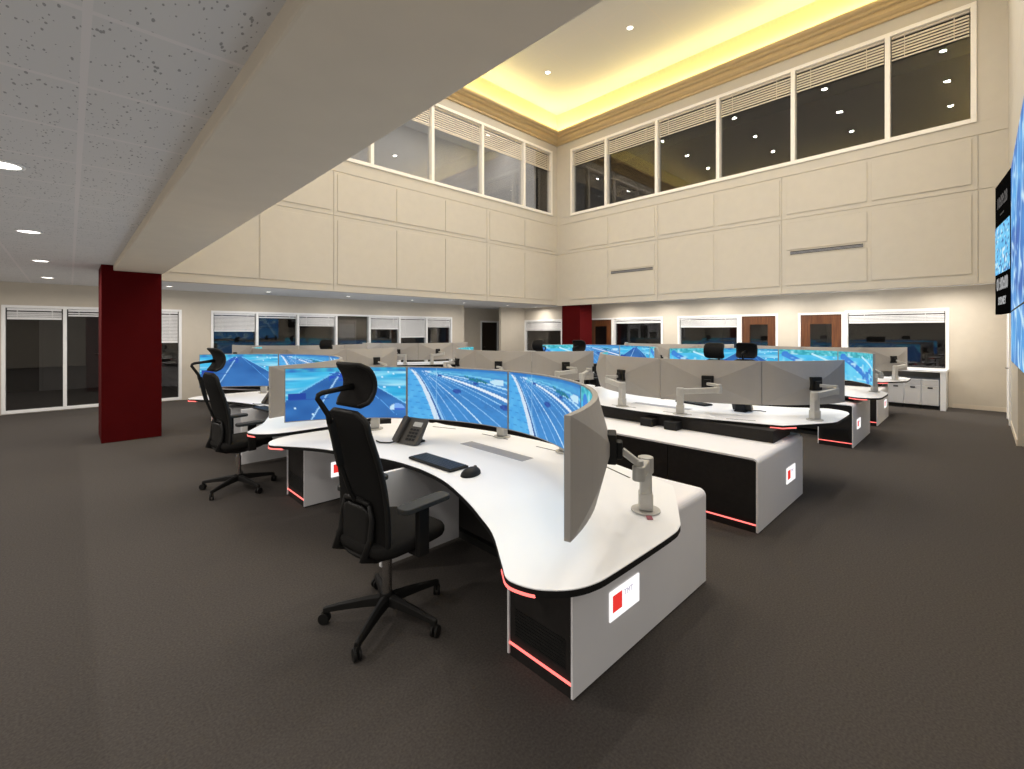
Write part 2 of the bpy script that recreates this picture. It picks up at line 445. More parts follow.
# ------------------------------------------------------------------ windows and blinds
def blind(label, axis, plane, a0, a1, z0, z1, m, group, pitch=.034):
    if z0 > 5: pitch = .062
    bm = bmesh.new()
    def b(s, t, p, q, u, v):
        if axis == 'X': box(bm, p, q, s, t, u, v)
        else: box(bm, s, t, p, q, u, v)
    root = empty('window_blind', ((plane, (a0+a1)/2, z1) if axis == 'X' else ((a0+a1)/2, plane, z1)), label=label, cat='blind', group=group)
    inv = Matrix.Translation(-root.location)
    b(a0, a1, plane-.02, plane+.025, z1-.045, z1)                   # head rail
    bm.transform(inv); link('head_rail', bm, m, root)
    bm = bmesh.new(); z = z1-.05-pitch
    while z > z0+.03:                                                # tilted slats
        q = pitch*.82
        if axis == 'X': pts = [(plane-.012, a0, z-q/2), (plane+.012, a0, z+q/2), (plane+.012, a1, z+q/2), (plane-.012, a1, z-q/2)]
        else: pts = [(a0, plane-.012, z-q/2), (a0, plane+.012, z+q/2), (a1, plane+.012, z+q/2), (a1, plane-.012, z-q/2)]
        off = Vector((.0012, .0012, -.0012))
        A = [bm.verts.new(p) for p in pts]; B = [bm.verts.new(Vector(p)+off) for p in pts]
        bm.faces.new(A); bm.faces.new(B[::-1])
        for i in range(4): bm.faces.new((A[i], B[i], B[(i+1) % 4], A[(i+1) % 4]))
        z -= pitch
    if bm.faces:
        bm.transform(inv); link('slats', bm, m, root)
    else: bm.free()
    bm = bmesh.new(); b(a0, a1, plane-.014, plane+.016, z0, z0+.028)
    bm.transform(inv); link('bottom_rail', bm, m, root)
    for f in (.18, .82):
        a = a0+(a1-a0)*f
        bm = bmesh.new(); b(a-.006, a+.006, plane-.022, plane-.018, z0, z1)
        bm.transform(inv); link('ladder_tape', bm, m, root)
    return root

def window(idx, axis, plane, th, spans, z0, z1, fw, mw, trim, glassm, drops, what, depth=.02, bm_mat='blind', group=None):
    """spans: edges of panes; drops: z of blind bottom per pane (None = no blind)"""
    root = empty('window_%d' % idx, (0, 0, 0), kind='structure')
    a0, a1 = spans[0], spans[-1]
    p0, p1 = plane-depth, plane+th
    bm = bmesh.new(); frame_rect(bm, axis, p0, p1, a0, a1, z0, z1, fw)
    link('window_frame', bm, M[trim], root, bevel=.004)
    for a in spans[1:-1]:
        bm = bmesh.new()
        if axis == 'X': box(bm, p0, p1, a-mw/2, a+mw/2, z0+fw, z1-fw)
        else: box(bm, a-mw/2, a+mw/2, p0, p1, z0+fw, z1-fw)
        link('mullion', bm, M[trim], root, bevel=.004)
    n = len(spans)-1
    for i in range(n):
        s, t = spans[i]+mw/2, spans[i+1]-mw/2
        if i == 0: s = spans[0]+fw
        if i == n-1: t = spans[-1]-fw
        bm = bmesh.new(); g = plane+.075
        if axis == 'X': box(bm, g, g+.008, s, t, z0+fw, z1-fw)
        else: box(bm, s, t, g, g+.008, z0+fw, z1-fw)
        link('pane', bm, M[glassm], root)
        if drops[i] is not None:
            k = i if axis == 'Y' else n-1-i                        # count from the left as seen
            lab = ('blind in the %s pane from the left of the %s' % (ORD[k], what)) if n > 1 else 'slatted blind hanging in the %s' % what
            blind(lab, axis, plane+.032, s+.02, t-.02, drops[i], z1-fw-.005, M[bm_mat], group)
    return root

window(1, 'Y', YW, .12, [-.97, -.07, .95, 1.95], .015, 2.19, .055, .06, 'white_trim', 'glass', [1.905, 1.985, 1.39],
       'far left window', group='blinds in the far left window')
window(2, 'Y', YW, .12, [2.55, 3.6, 4.65, 5.75, 6.82, 7.89, 8.95, 10.04], .015, 2.19, .055, .06, 'white_trim', 'glass',
       [1.66, 2.03, 1.82, None, 1.74, 1.46, 1.82], 'long window on the left wall', group='blinds in the long left window')
bx = [b for b in BW if b[0] == 'win']
for i, ((_, a, b_, c, d_), dz, what) in enumerate(zip(bx, (1.71, 1.95, 1.79, 1.86),
        ('back window left of the corner column', 'back window right of the corner column', 'back window beside the middle wooden door', 'wide back window above the white counter'))):
    window(3+i, 'X', XW, .12, [a, b_], c, d_, .06, .05, 'white_trim', 'glass', [dz], what, group=None)
    # middle divider of the pane
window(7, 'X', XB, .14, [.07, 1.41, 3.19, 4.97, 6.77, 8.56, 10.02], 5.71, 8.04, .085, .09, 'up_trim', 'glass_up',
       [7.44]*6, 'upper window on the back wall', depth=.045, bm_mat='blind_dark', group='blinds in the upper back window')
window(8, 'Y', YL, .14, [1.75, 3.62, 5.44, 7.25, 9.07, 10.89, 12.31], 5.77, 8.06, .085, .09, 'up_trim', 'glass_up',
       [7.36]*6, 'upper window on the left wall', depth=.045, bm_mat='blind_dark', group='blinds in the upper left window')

# wooden doors with glass lights in the back wall
for i, (_, a, b_, c, d_) in enumerate([b for b in BW if b[0] == 'door']):
    d = empty('door_%d' % (10+i), (0, 0, 0), kind='structure')
    bm = bmesh.new(); frame_rect(bm, 'X', XW-.02, XW+.1, a, b_, 0, d_, .055, False); link('door_frame', bm, M['white_trim'], d, bevel=.004)
    a2, b2 = a+.055, b_-.055; w = (b2-a2)*.235
    bm = bmesh.new()
    wall_pieces(bm, 'X', XW+.02, XW+.065, a2, b2, .01, d_-.055, [(a2+w, b2-w, .35, 1.86)])
    link('door_leaf', bm, M['wood'], d, bevel=.003)
    bm = bmesh.new(); box(bm, XW+.038, XW+.046, a2+w, b2-w, .35, 1.86); link('pane', bm, M['glass'], d)
    bm = bmesh.new(); cyl(bm, (XW+.02, a2+.07, 1.0), (XW-.03, a2+.07, 1.0), .012); cyl(bm, (XW-.03, a2+.07, 1.0), (XW-.03, a2+.19, 1.0), .01)
    link('door_handle', bm, M['chrome'], d)
# corridor door
d = empty('door_3', (0, 0, 0), kind='structure')
bm = bmesh.new(); frame_rect(bm, 'Y', 14.98, 15.1, 12.66, 13.72, 0, 2.14, .07, False); link('door_frame', bm, M['white_trim'], d)
bm = bmesh.new(); box(bm, 12.73, 13.65, 15.04, 15.09, .01, 2.07); link('door_leaf', bm, wood_mat('dark wood door', (.008, .0035, .002), (.014, .006, .003)), d)
bm = bmesh.new(); cyl(bm, (12.82, 15.04, 1.0), (12.82, 14.99, 1.0), .012); cyl(bm, (12.82, 14.99, 1.0), (12.94, 14.99, 1.0), .01)
link('door_handle', bm, M['chrome'], d)

# wall vents
for (a, b_, lab) in ((8.38, 6.87, 'thin dark slot vent in the back wall panels nearest the corner'),
                     (3.26, 1.81, 'thin dark slot vent in the back wall panels nearest the video wall')):
    r = empty('air_vent', (XB-.016, (a+b_)/2, 3.565), label=lab, cat='vent', group='slot vents in the wall panels')
    bm = bmesh.new(); y0, y1 = -(a-b_)/2, (a-b_)/2
    frame_rect(bm, 'X', -.018, 0, y0, y1, -.055, .055, .014); link('vent_frame', bm, M['panel'], r)
    bm = bmesh.new(); box(bm, -.006, -.001, y0+.014, y1-.014, -.041, .041); link('backing', bm, M['phone'], r)
    bm = bmesh.new()
    for z in (-.02, .005): box(bm, -.014, -.006, y0+.014, y1-.014, z, z+.010)
    link('louvre', bm, M['slot_grey'], r)

# ------------------------------------------------------------------ lamps
def downlight(x, y, z, label, group, power, r=.075, size=None, spread=170, col=(1, .94, .87)):
    root = empty('ceiling_light', (x, y, z), label=label, cat='ceiling light', group=group)
    bm = bmesh.new(); n = 24
    ra, rb = r*1.18, r*.96
    R1 = [[bm.verts.new((rr*math.cos(2*PI*i/n), rr*math.sin(2*PI*i/n), zz)) for i in range(n)] for rr, zz in ((ra, 0), (ra, -.006), (rb, -.010), (rb, 0))]
    for A, B in zip(R1, R1[1:]+R1[:1]):
        for i in range(n): bm.faces.new((A[i], A[(i+1) % n], B[(i+1) % n], B[i]))
    link('trim_ring', bm, M['white_trim'], root, smooth=True)
    bm = bmesh.new(); cyl(bm, (0, 0, -.001), (0, 0, -.005), rb, n=n); link('lens', bm, M['lamp'], root)
    if power:
        ld = bpy.data.lights.new('downlight', 'AREA'); ld.shape = 'DISK'; ld.size = size or 2*rb
        ld.energy = power; ld.color = col; ld.spread = math.radians(spread)
        lo = bpy.data.objects.new('downlight', ld); COL.objects.link(lo); lo.location = (0, 0, -.014); lo.parent = root
    return root

rowname = ['nearest the back wall', 'second from back wall', 'third from back wall', 'farthest from back wall']
for i, x in enumerate((10.27, 8.05, 5.85, 3.65)):
    for j, y in enumerate((9.05, 6.26, 3.5, .75)):
        downlight(x, y, TOP, '%s spotlight from the left in the tray ceiling row %s' % (ORD[j], rowname[i]), 'tray ceiling spotlights', 44, r=.075, spread=150)
for k, (y, w) in enumerate(((11.9, 'fourth'), (9.17, 'third'), (6.58, 'second'), (4.06, 'first'), (1.45, None), (-1.1, None))):
    lab = '%s large round downlight from the front in the tiled ceiling' % w if w else 'round downlight in the tiled ceiling behind the viewer'
    downlight(-.29, y, LOW, lab, 'tiled ceiling downlights', 24 if k < 4 else 14, r=.085)
    downlight(-2.69, y, LOW, 'round downlight in the tiled ceiling out of view on the left', 'left tiled ceiling downlights', 24 if k < 4 else 14, r=.085)
for k, x in enumerate((1.56, 3.55, 5.6, 7.65, 9.7, 11.75, 13.3)):
    downlight(x, 12.35, LOW, '%s small downlight from the left in the soffit above the left windows' % ORD[k], 'left soffit downlights', 22, r=.06)
for k, y in enumerate((8.6, 7.0, 5.4, 3.8, 2.2, .5)):
    downlight(13.0, y, LOW, '%s small downlight from the left in the soffit above the back windows' % ORD[k], 'back soffit downlights', 32, r=.06)
for x, w_ in ((3.2, 'left'), (5.6, 'second'), (8.2, 'third'), (10.6, 'right')):
    downlight(x, YL+1.5, 8.6, '%s of the spotlights inside the upper left window' % w_, 'upper office spotlights', 18, r=.08, spread=180)
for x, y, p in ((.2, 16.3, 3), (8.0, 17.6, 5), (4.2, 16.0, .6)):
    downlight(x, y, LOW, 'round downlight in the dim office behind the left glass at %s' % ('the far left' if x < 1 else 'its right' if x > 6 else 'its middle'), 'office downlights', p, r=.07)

# ------------------------------------------------------------------ screen pictures (painted per vertex)
def seg_d(px, py, ax, ay, bx_, by_):
    dx, dy = bx_-ax, by_-ay; t = max(0, min(1, ((px-ax)*dx+(py-ay)*dy)/(dx*dx+dy*dy+1e-9)))
    return math.hypot(px-ax-t*dx, (py-ay-t*dy)*.46), t
def hsh(i, j): 
    x = math.sin(i*127.1+j*311.7)*43758.5453; return x-math.floor(x)
def vnoise(x, y):
    i, j = math.floor(x), math.floor(y); fx, fy = x-i, y-j
    fx, fy = fx*fx*(3-2*fx), fy*fy*(3-2*fy)
    a = hsh(i, j)*(1-fx)+hsh(i+1, j)*fx; b = hsh(i, j+1)*(1-fx)+hsh(i+1, j+1)*fx
    return a*(1-fy)+b*fy
def mixc(a, b, t):
    t = max(0, min(1, t)); return tuple(x+(y-x)*t for x, y in zip(a, b))

def pic_freeway(u, v):
    # wide freeway running away to the upper left, pale barrier on the left
    c = mixc((54, 116, 182), (68, 142, 208), vnoise(u*5, v*9)); c = mixc(c, (70, 150, 222), .5*vnoise(u*30, v*50))
    bar = .015+.255*max(0, (.98-v))**.62                          # barrier curve
    if u < bar-.02:
        c = mixc((70, 160, 228), (96, 186, 238), vnoise(u*30, v*14))
        if (v*9+u*2) % 1 < .07: c = (60, 140, 214)
    elif u < bar+.026*(1.25-v): c = (212, 230, 246)
    elif u < bar+.042*(1.25-v): c = (36, 84, 158)
    elif u < bar+.062*(1.25-v): c = (150, 200, 240)
    for bx_, by_, w, col in ((.36, 0, .004, (110, 170, 230)), (.47, 0, .006, (150, 200, 245)), (.60, 0, .005, (120, 180, 236)), (.72, 0, .008, (190, 225, 250)), (.93, 0, .006, (140, 195, 240)),
                             (1.05, .16, .005, (130, 190, 238)), (1.05, .31, .006, (160, 210, 245)), (1.02, .47, .018, (228, 240, 250)), (1.0, .60, .005, (140, 195, 240)), (1.0, .68, .008, (180, 222, 247)), (1.0, .80, .010, (120, 200, 235))):
        d_, t = seg_d(u, v, .12, .96, bx_, by_)
        if d_ < w*(.2+.8*t) and v < .94 and u > bar+.04: c = col
    if v > .86 and u > .2: c = mixc(c, (90, 185, 225), .5*vnoise(u*18, v*30)+.15)
    for (cx_, cy_, r) in ((.62, .815, .035), (.68, .80, .045), (.75, .775, .04), (.56, .85, .03)):
        if (u-cx_)**2+((v-cy_)*1.3)**2 < r*r and vnoise(u*60, v*60) > .3: c = (34, 120, 140)
    if .80 < u < .96 and .74 < v < .84 and (u-.8)*.8 > abs(v-.79): c = (196, 230, 246)
    for (cx_, cy_, k) in ((.47, .57, 1), (.30, .86, .5), (.97, .36, 1.2), (.66, .74, .6)):
        if ((u-cx_)/(.045*k))**2+((v-cy_)/(.04*k))**2 < 1: c = mixc((36, 72, 150), (58, 92, 176), vnoise(u*50, v*50))
    if v > .95: c = mixc(c, (40, 110, 190), .6)
    if abs(u-.27) < .003: c = mixc(c, (170, 210, 240), .5)
    return c
def pic_road(u, v):
    # straight dark blue road with cyan verges and a pale car
    c = mixc((84, 200, 240), (40, 165, 220), vnoise(u*4+v*9, v*14-u*6)); c = mixc(c, (200, 238, 250), .8*max(0, vnoise(u*6-v*10, v*20)-.42)*2); c = mixc(c, (40, 120, 190), .6*max(0, vnoise(u*5+v*13+4, v*17)-.5)*2)
    l = .40-.75*(.93-v); r = .50+.78*(.93-v)
    if v < .93 and l < u < r:
        c = mixc((38, 92, 162), (60, 124, 194), vnoise(u*6, v*6))
        d_, t = seg_d(u, v, .44, .93, .20, 0)
        if d_ < .006: c = (170, 215, 250)
        d_, t = seg_d(u, v, .49, .93, .92, .05)
        if d_ < .003: c = (100, 170, 235)
    for e in (l, r):
        if v < .93 and abs(u-e) < .010: c = (120, 200, 245)
    if v > .93: c = mixc((50, 110, 190), (70, 190, 215), vnoise(u*20, v*20))
    if .86 < u < .99 and .15 < v < .15+.14*math.sin(PI*min(1, (u-.85)/.15))**.5: c = (196, 230, 250) if u < .90 else ((60, 100, 205) if v < .2 else (120, 170, 240))
    if .02 < u < .16 and .40 < v < .52: c = (34, 70, 160)
    if .0 < u < .34 and .385 < v < .41: c = (44, 84, 170)
    if .34 < u < .46 and .74 < v < .90 and vnoise(u*30, v*30) > .45: c = (40, 80, 190)
    if hsh(int(u*60), int(v*30)) > .994: c = (200, 235, 255)
    return c
def pic_city(u, v):
    c = mixc((60, 180, 232), (120, 215, 245), vnoise(u*8, v*5))
    if v > .8: c = mixc((40, 150, 170), (110, 215, 225), vnoise(u*25, v*20))
    d_, t = seg_d(u, v, .1, .8, .75, .1)
    if d_ < .06: c = mixc((50, 120, 210), (70, 140, 220), vnoise(u*10, v*10))
    d_, t = seg_d(u, v, .55, .85, .98, .5)
    if d_ < .02: c = (190, 235, 250)
    for (cx_, cy_) in ((.72, .3), (.82, .42), (.9, .2), (.62, .2)):
        if abs(u-cx_) < .06 and abs(v-cy_) < .1: c = mixc((48, 120, 200), (66, 140, 216), vnoise(u*40, v*20))
    c = mixc(c, (200, 238, 250), 3*max(0, vnoise(u*14, v*12)-.68))
    return c

# ------------------------------------------------------------------ curved monitors
MR = 1.6; MC = -.69          # arc radius and centre (local x of the console)
HALF = math.radians(18.7)
ZB, ZT = -.235, .235
def arc_grid(bm, r_of, nu, nv, half, z0, z1):
    g = []
    for j in range(nv+1):
        row = []
        for i in range(nu+1):
            a = -half+2*half*i/nu; z = z0+(z1-z0)*j/nv; r = r_of(i/nu*2-1, j/nv*2-1)
            row.append(bm.verts.new((r*math.cos(a), r*math.sin(a), z)))
        g.append(row)
    return g
def make_casing():
    bm = bmesh.new(); nu = nv = 16
    F = arc_grid(bm, lambda a, b: MR, nu, nv, HALF, ZB, ZT)
    B = arc_grid(bm, lambda a, b: MR+.026+.064*(1-max(abs(a), abs(b))), nu, nv, HALF, ZB, ZT)
    for g in (F, B):
        for j in range(nv):
            for i in range(nu):
                q = (g[j][i], g[j][i+1], g[j+1][i+1], g[j+1][i])
                if g is B and i == j: bm.faces.new((q[0], q[1], q[2])); bm.faces.new((q[0], q[2], q[3]))
                elif g is B and i+j == nu-1: bm.faces.new((q[0], q[1], q[3])); bm.faces.new((q[1], q[2], q[3]))
                else: bm.faces.new(q)
    for j in range(nv):
        bm.faces.new((F[j][0], B[j][0], B[j+1][0], F[j+1][0])); bm.faces.new((F[j][nu], B[j][nu], B[j+1][nu], F[j+1][nu]))
    for i in range(nu):
        bm.faces.new((F[0][i], F[0][i+1], B[0][i+1], B[0][i])); bm.faces.new((F[nv][i], F[nv][i+1], B[nv][i+1], B[nv][i]))
    bm.transform(Matrix.Translation((-MR, 0, 0)))
    bmesh.ops.recalc_face_normals(bm, faces=bm.faces)
    me = bpy.data.meshes.new('casing'); bm.to_mesh(me); bm.free(); me.materials.append(M['casing']); return me
def make_screen(fn):
    bm = bmesh.new(); nu, nv = 130, 60; ins = math.radians(.25); bz = .008
    g = arc_grid(bm, lambda a, b: MR-.0035, nu, nv, HALF-ins, ZB+bz, ZT-bz)
    g2 = arc_grid(bm, lambda a, b: MR-.0005, 1, 1, HALF-ins, ZB+bz, ZT-bz)
    for j in range(nv):
        for i in range(nu): bm.faces.new((g[j][i], g[j][i+1], g[j+1][i+1], g[j+1][i]))
    for v in [v for r in g2 for v in r]: bm.verts.remove(v)
    bm.transform(Matrix.Translation((-MR, 0, 0)))
    for f in bm.faces: f.normal_update()
    me = bpy.data.meshes.new('screen'); bm.to_mesh(me); bm.free()
    at = me.color_attributes.new('picture', 'FLOAT_COLOR', 'POINT')
    k = 0
    for j in range(nv+1):
        for i in range(nu+1):
            # seen from the operator the local +y side is on the left
            u = 1-i/nu; v = j/nv
            c = lin(fn(u, v)); at.data[k].color = (*c, 1); k += 1
    me.materials.append(M['pic'])
    # give the panel a little thickness
    return me
CAS = make_casing()
SCR = {'road': make_screen(pic_road), 'free': make_screen(pic_freeway), 'city': make_screen(pic_city)}

def oriented_box(bm, p0, p1, w, h, up=Vector((0, 0, 1))):
    p0, p1 = Vector(p0), Vector(p1); d = (p1-p0); L = d.length; d.normalize()
    s = d.cross(up).normalized(); u = s.cross(d).normalized()
    m = Matrix((( d.x, s.x, u.x, p0.x), (d.y, s.y, u.y, p0.y), (d.z, s.z, u.z, p0.z), (0, 0, 0, 1)))
    box(bm, 0, L, -w/2, w/2, -h/2, h/2, mtx=m)

def monitor(parent_frame, ang, picture, zmid, ztop, arms, label, group):
    """ang: position on the arc. side: +1/-1 which way the arm folds. ztop: worktop height"""
    org, rz = parent_frame
    ca, sa = math.cos(rz), math.sin(rz)
    lx = MR*math.cos(ang); ly = MR*math.sin(ang)
    x = org[0]+ca*lx-sa*ly; y = org[1]+sa*lx+ca*ly
    root = empty('curved_monitor', (x, y, ztop+.0016), rz+ang, label, 'monitor', group)
    dz = zmid-ztop
    c = bpy.data.objects.new('casing', CAS); COL.objects.link(c); c.parent = root; c.location = (0, 0, dz)
    s = bpy.data.objects.new('screen', SCR[picture]); COL.objects.link(s); s.parent = root; s.location = (0, 0, dz)
    # mount plate on the back
    bm = bmesh.new(); box(bm, .070, .112, -.062, .062, dz-.07, dz+.07); box(bm, .112, .140, -.035, .035, dz-.05, dz+.03)
    link('mount_plate', bm, M['black'], root, bevel=.006)
    toward = 1 if ang < 0 else -1                     # local y direction towards the middle of the array
    bx_, by_ = (.265, toward*.27) if arms == 0 else (.285, toward*(.20 if abs(ang) > .6 else .26))
    h = .235
    bm = bmesh.new(); cyl(bm, (bx_, by_, 0), (bx_, by_, .010), .075, n=32); link('arm_base', bm, M['silver'], root, bevel=.003)
    bm = bmesh.new()
    box(bm, bx_-.030, bx_+.030, by_-.034, by_+.034, .010, h)
    box(bm, bx_-.036, bx_+.036, by_-.040, by_+.040, .010, .10)
    link('arm_post', bm, M['silver'], root, bevel=.008)
    ex, ey = .215, -toward*(0 if arms == 0 else .12)
    bm = bmesh.new(); oriented_box(bm, (bx_, by_, h+.010), (ex, ey, h+.040), .050, .058)
    cyl(bm, (bx_, by_, h-.035), (bx_, by_, h+.050), .040, n=20)
    cyl(bm, (ex, ey, h+.005), (ex, ey, h+.075), .030, n=20)
    link('lower_arm', bm, M['silver'], root, bevel=.006)
    bm = bmesh.new(); oriented_box(bm, (ex, ey, h+.085), (.138, 0, dz-.015), .036, .030)
    cyl(bm, (ex, ey, h+.070), (ex, ey, h+.102), .022, n=16)
    link('upper_arm', bm, M['silver'], root, bevel=.005)
    return root

def meshed(o):
    dg = bpy.context.evaluated_depsgraph_get(); dg.update()
    me = bpy.data.meshes.new_from_object(o.evaluated_get(dg)); nm = o.name
    ml_ = [m for m in o.data.materials]; bpy.data.objects.remove(o)
    n = bpy.data.objects.new(nm.split('.')[0], me); COL.objects.link(n)
    if not me.materials:
        for m in ml_: me.materials.append(m)
    return n
# ------------------------------------------------------------------ consoles
HALFTOP = [(0, .125), (.2, .112), (.4, .075), (.7, -.02), (.9, -.10), (1.1, -.19), (1.33, -.345), (1.42, -.405), (1.49, -.405), (1.57, -.37),
           (1.645, -.29), (1.682, -.19), (1.69, -.05), (1.69, .38), (1.675, .50), (1.63, .60), (1.40, 1.0), (1.33, 1.06), (1.0, 1.15), (.5, 1.27), (0, 1.31)]
def catmull(pts, n=4):
    out = []
    for i in range(len(pts)-1):
        p0 = pts[max(i-1, 0)]; p1 = pts[i]; p2 = pts[i+1]; p3 = pts[min(i+2, len(pts)-1)]
        for k in range(n):
            t = k/n
            out.append(tuple(.5*((2*b)+(-a+c)*t+(2*a-5*b+4*c-d)*t*t+(-a+3*b-3*c+d)*t**3) for a, b, c, d in zip(p0, p1, p2, p3)))
    out.append(pts[-1]); return out
half = catmull(HALFTOP)
OUT = [(v, u) for u, v in half]+[(v, -u) for u, v in half[-2:0:-1]]      # local (x=v, y=u)

def console(name_label, org, rz, u0, u1, shift, top, boxes, signs, monlabel, mons=('road', 'free', 'free', 'city'), closed_end=None, hbase=.615, depth=1.404, arms=(1, 1, -1, -1), group='control room consoles'):
    """local x runs from the operator to the back of the console, local y along its length"""
    root = empty('control_console', (org[0], org[1], 0), rz, name_label, 'console', group)
    # worktop slab
    bm = bmesh.new(); pts = [(x+shift, y) for x, y in OUT]
    prism(bm, pts, top-.004, top); w = link('worktop', bm, M['white_top'], root)
    bm = bmesh.new(); prism(bm, [(x, y) for x, y in pts], top-.030, top-.004); link('edge_band', bm, M['edge'], w)
    for sgn, rear in ((1, 0), (-1, 0), (1, 1), (-1, 1)):              # red leds below the wing tips and rear corners
        P = [(x+shift, sgn*y) for y, x in half if (1.30 < y < 1.56 and x < -.30 if not rear else 1.22 < y < 1.48 and .8 < x < 1.15)]
        bm = bmesh.new()
        prev = None; cx_, cy_ = sum(p[0] for p in P)/len(P), sum(p[1] for p in P)/len(P)
        for p in P:
            n = Vector((p[0]-(.2+shift), p[1]-sgn*1.45)).normalized()
            q = [bm.verts.new((p[0]+n.x*o, p[1]+n.y*o, z)) for o, z in ((.003, top-.034), (.003, top-.023), (-.02, top-.023), (-.02, top-.034))]
            if prev:
                for i in range(4): bm.faces.new((prev[i], prev[(i+1) % 4], q[(i+1) % 4], q[i]))
            else: bm.faces.new(q)
            prev = q
        bm.faces.new(prev[::-1]); link('led_strip', bm, M['led'], w)
    # cable slots and flap in the worktop
    bm = bmesh.new()
    sl = -1 if abs(rz) > 1 else 1
    for (xa, ya, xb, yb) in ((1.145, .20, 1.125, .52), (1.145, -.14, 1.16, -.46), (1.08, -.86, .985, -1.11), (1.08, .86, .985, 1.11)):
        oriented_box(bm, (xa+shift, ya, top+.0002), (xb+shift, yb, top+.0002), .012, .002)
    link('cable_slot', bm, M['edge'], w)
    bm = bmesh.new(); box(bm, .75+shift, .875+shift, -.365, .365, top-.002, top+.0015); link('cable_flap', bm, M['slot_grey'], w)
    # lifting carriage under the top
    bm = bmesh.new()
    box(bm, .60, .655, u0+.35, u1-.35, hbase+.002, min(top-.032, hbase+.05))
    box(bm, .3+shift*.3, (.66 if shift < 0 else .95+shift*.6), u0+.08, u1-.08, (hbase+.003 if shift < 0 else max(hbase+.004, top-.11)), top-.031)
    link('lifting_frame', bm, M['door_dark'], root)
    if top-hbase > .09:
        for k, yy in enumerate((.12, .40)):
            bm = bmesh.new(); box(bm, .662, .80, yy-.07, yy+.07, hbase+.001, hbase+.085); link('cable_tray', bm, M['black'], root, bevel=.004)
    # long cabinet with rounded white top folding down over the ends
    bm = bmesh.new(); th = .016; R = .045
    def shell(x0, x1, a, b, th=th):
        prof = []
        for k in range(7):
            t = PI/2*k/6; prof.append((b-R+R*math.sin(t), hbase-R+R*math.cos(t)))
        pr = [(a, .012), (a, hbase-R)]
        for k in range(7):
            t = PI/2*k/6; pr.append((a+R-R*math.cos(t), hbase-R+R*math.sin(t)))
        pr += prof+[(b, .012), (b-th, .012), (b-th, hbase-th-.01), (b-th-.02, hbase-th), (a+th+.02, hbase-th), (a+th, hbase-th-.01), (a+th, .012)]
        A = [bm.verts.new((x0, y, z)) for y, z in pr]; B = [bm.verts.new((x1, y, z)) for y, z in pr]; n = len(pr)
        bm.faces.new(A); bm.faces.new(B[::-1])
        for i in range(n): bm.faces.new((A[i], B[i], B[(i+1) % n], A[(i+1) % n]))
    shell(.60, depth, u0, u1)
    for (a, b) in boxes: shell(.12 if abs(a+b) < .9 else 0, .60, a, b, .011)
    link('cabinet_shell', bm, M['white_shell'], root)
    bm = bmesh.new(); box(bm, -.07, .60, .185, .215, .03, top-.034); link('support_panel', bm, M['white_shell'], root, bevel=.003)
    # dark doors at the back
    L = u1-u0-2*th; n = max(2, round(L/.8)); wd = L/n
    for k in range(n):
        y = u0+th+k*wd
        bm = bmesh.new(); box(bm, depth-.035, depth-.012, y+.004, y+wd-.004, .10, hbase-th-.012)
        box(bm, depth-.04, depth-.036, y+.0, y+wd, .10, hbase-th-.004)
        link('door', bm, M['door_dark'], root, bevel=.002)
    bm = bmesh.new(); box(bm, .62, .635, u0+th, u1-th, .10, hbase-th-.004); link('front_panel', bm, M['door_dark'], root)
    bm = bmesh.new(); box(bm, .64, depth-.03, u0+th, u1-th, .0, .055)
    for (a, b) in boxes: box(bm, (.16 if abs(a+b) < .9 else .03), .60, a+th, b-th, 0, .055)
    link('plinth', bm, M['plinth'], root)
    bm = bmesh.new(); box(bm, depth-.03, depth-.014, u0+th, u1-th, .060, .070); link('led_strip', bm, M['led'], root)
    bm = bmesh.new(); box(bm, depth-.033, depth-.022, u0+th, u1-th, .0, .10); link('kick_panel', bm, M['door_dark'], root)
    # pedestals: vented dark front with led line
    for (a, b) in boxes:
        dx = .12 if abs(a+b) < .9 else 0; th = .011
        f = bmesh.new(); box(f, dx+.010, dx+.03, a+th, b-th, .0, hbase-th)
        fo = link('pedestal_front', f, M['door_dark'], root)
        v = bmesh.new()
        for k in range(9): box(v, dx+.005, dx+.011, a+th+.04, b-th-.04, .12+k*.016, .126+k*.016)
        link('vent_louvre', v, M['black'], fo)
        l = bmesh.new(); box(l, dx+.002, dx+.012, a+th, b-th, .064, .073); link('led_strip', l, M['led'], fo)
    # backlit signs on end faces: (y of face, outward normal sign, x0, x1)
    for (yf, ns, x0, x1) in signs:
        e = .006*ns
        sr = bmesh.new(); box(sr, x0, x1, min(yf, yf+e), max(yf, yf+e), .232, .376); so = link('sign_panel', sr, M['sign_white'], root)
        # red square towards the reader's left
        left = x0 if ns < 0 else x1; d_ = 1 if ns < 0 else -1
        W = x1-x0
        rr = bmesh.new(); xa, xb = left+d_*W*.08, left+d_*W*.38
        box(rr, min(xa, xb), max(xa, xb), min(yf+e, yf+1.3*e), max(yf+e, yf+1.3*e), .270, .352); link('sign_square', rr, M['sign_red'], so)
        cu = bpy.data.curves.new('sign_lettering', 'FONT'); cu.body = 'TMT'; cu.size = .042; cu.extrude = .0006
        to = bpy.data.objects.new('sign_lettering', cu); COL.objects.link(to); cu.materials.append(M['sign_grey'])
        to = meshed(to); to.parent = so; to.location = (left+d_*W*.45, yf+1.2*e, .318); to.rotation_euler = (PI/2, 0, 0 if ns < 0 else PI)
    # monitors
    ca, sa = math.cos(rz), math.sin(rz); mx_ = MC+shift
    fr = ((org[0]+ca*mx_, org[1]+sa*mx_-.055), rz)
    for k, ang in enumerate((56.4, 18.8, -18.8, -56.4)):
        if mons[k] is None: continue
        monitor(fr, math.radians(ang), mons[k], 1.102, top, arms[k], monlabel[k], 'monitors on '+monlabel[4])
    return root

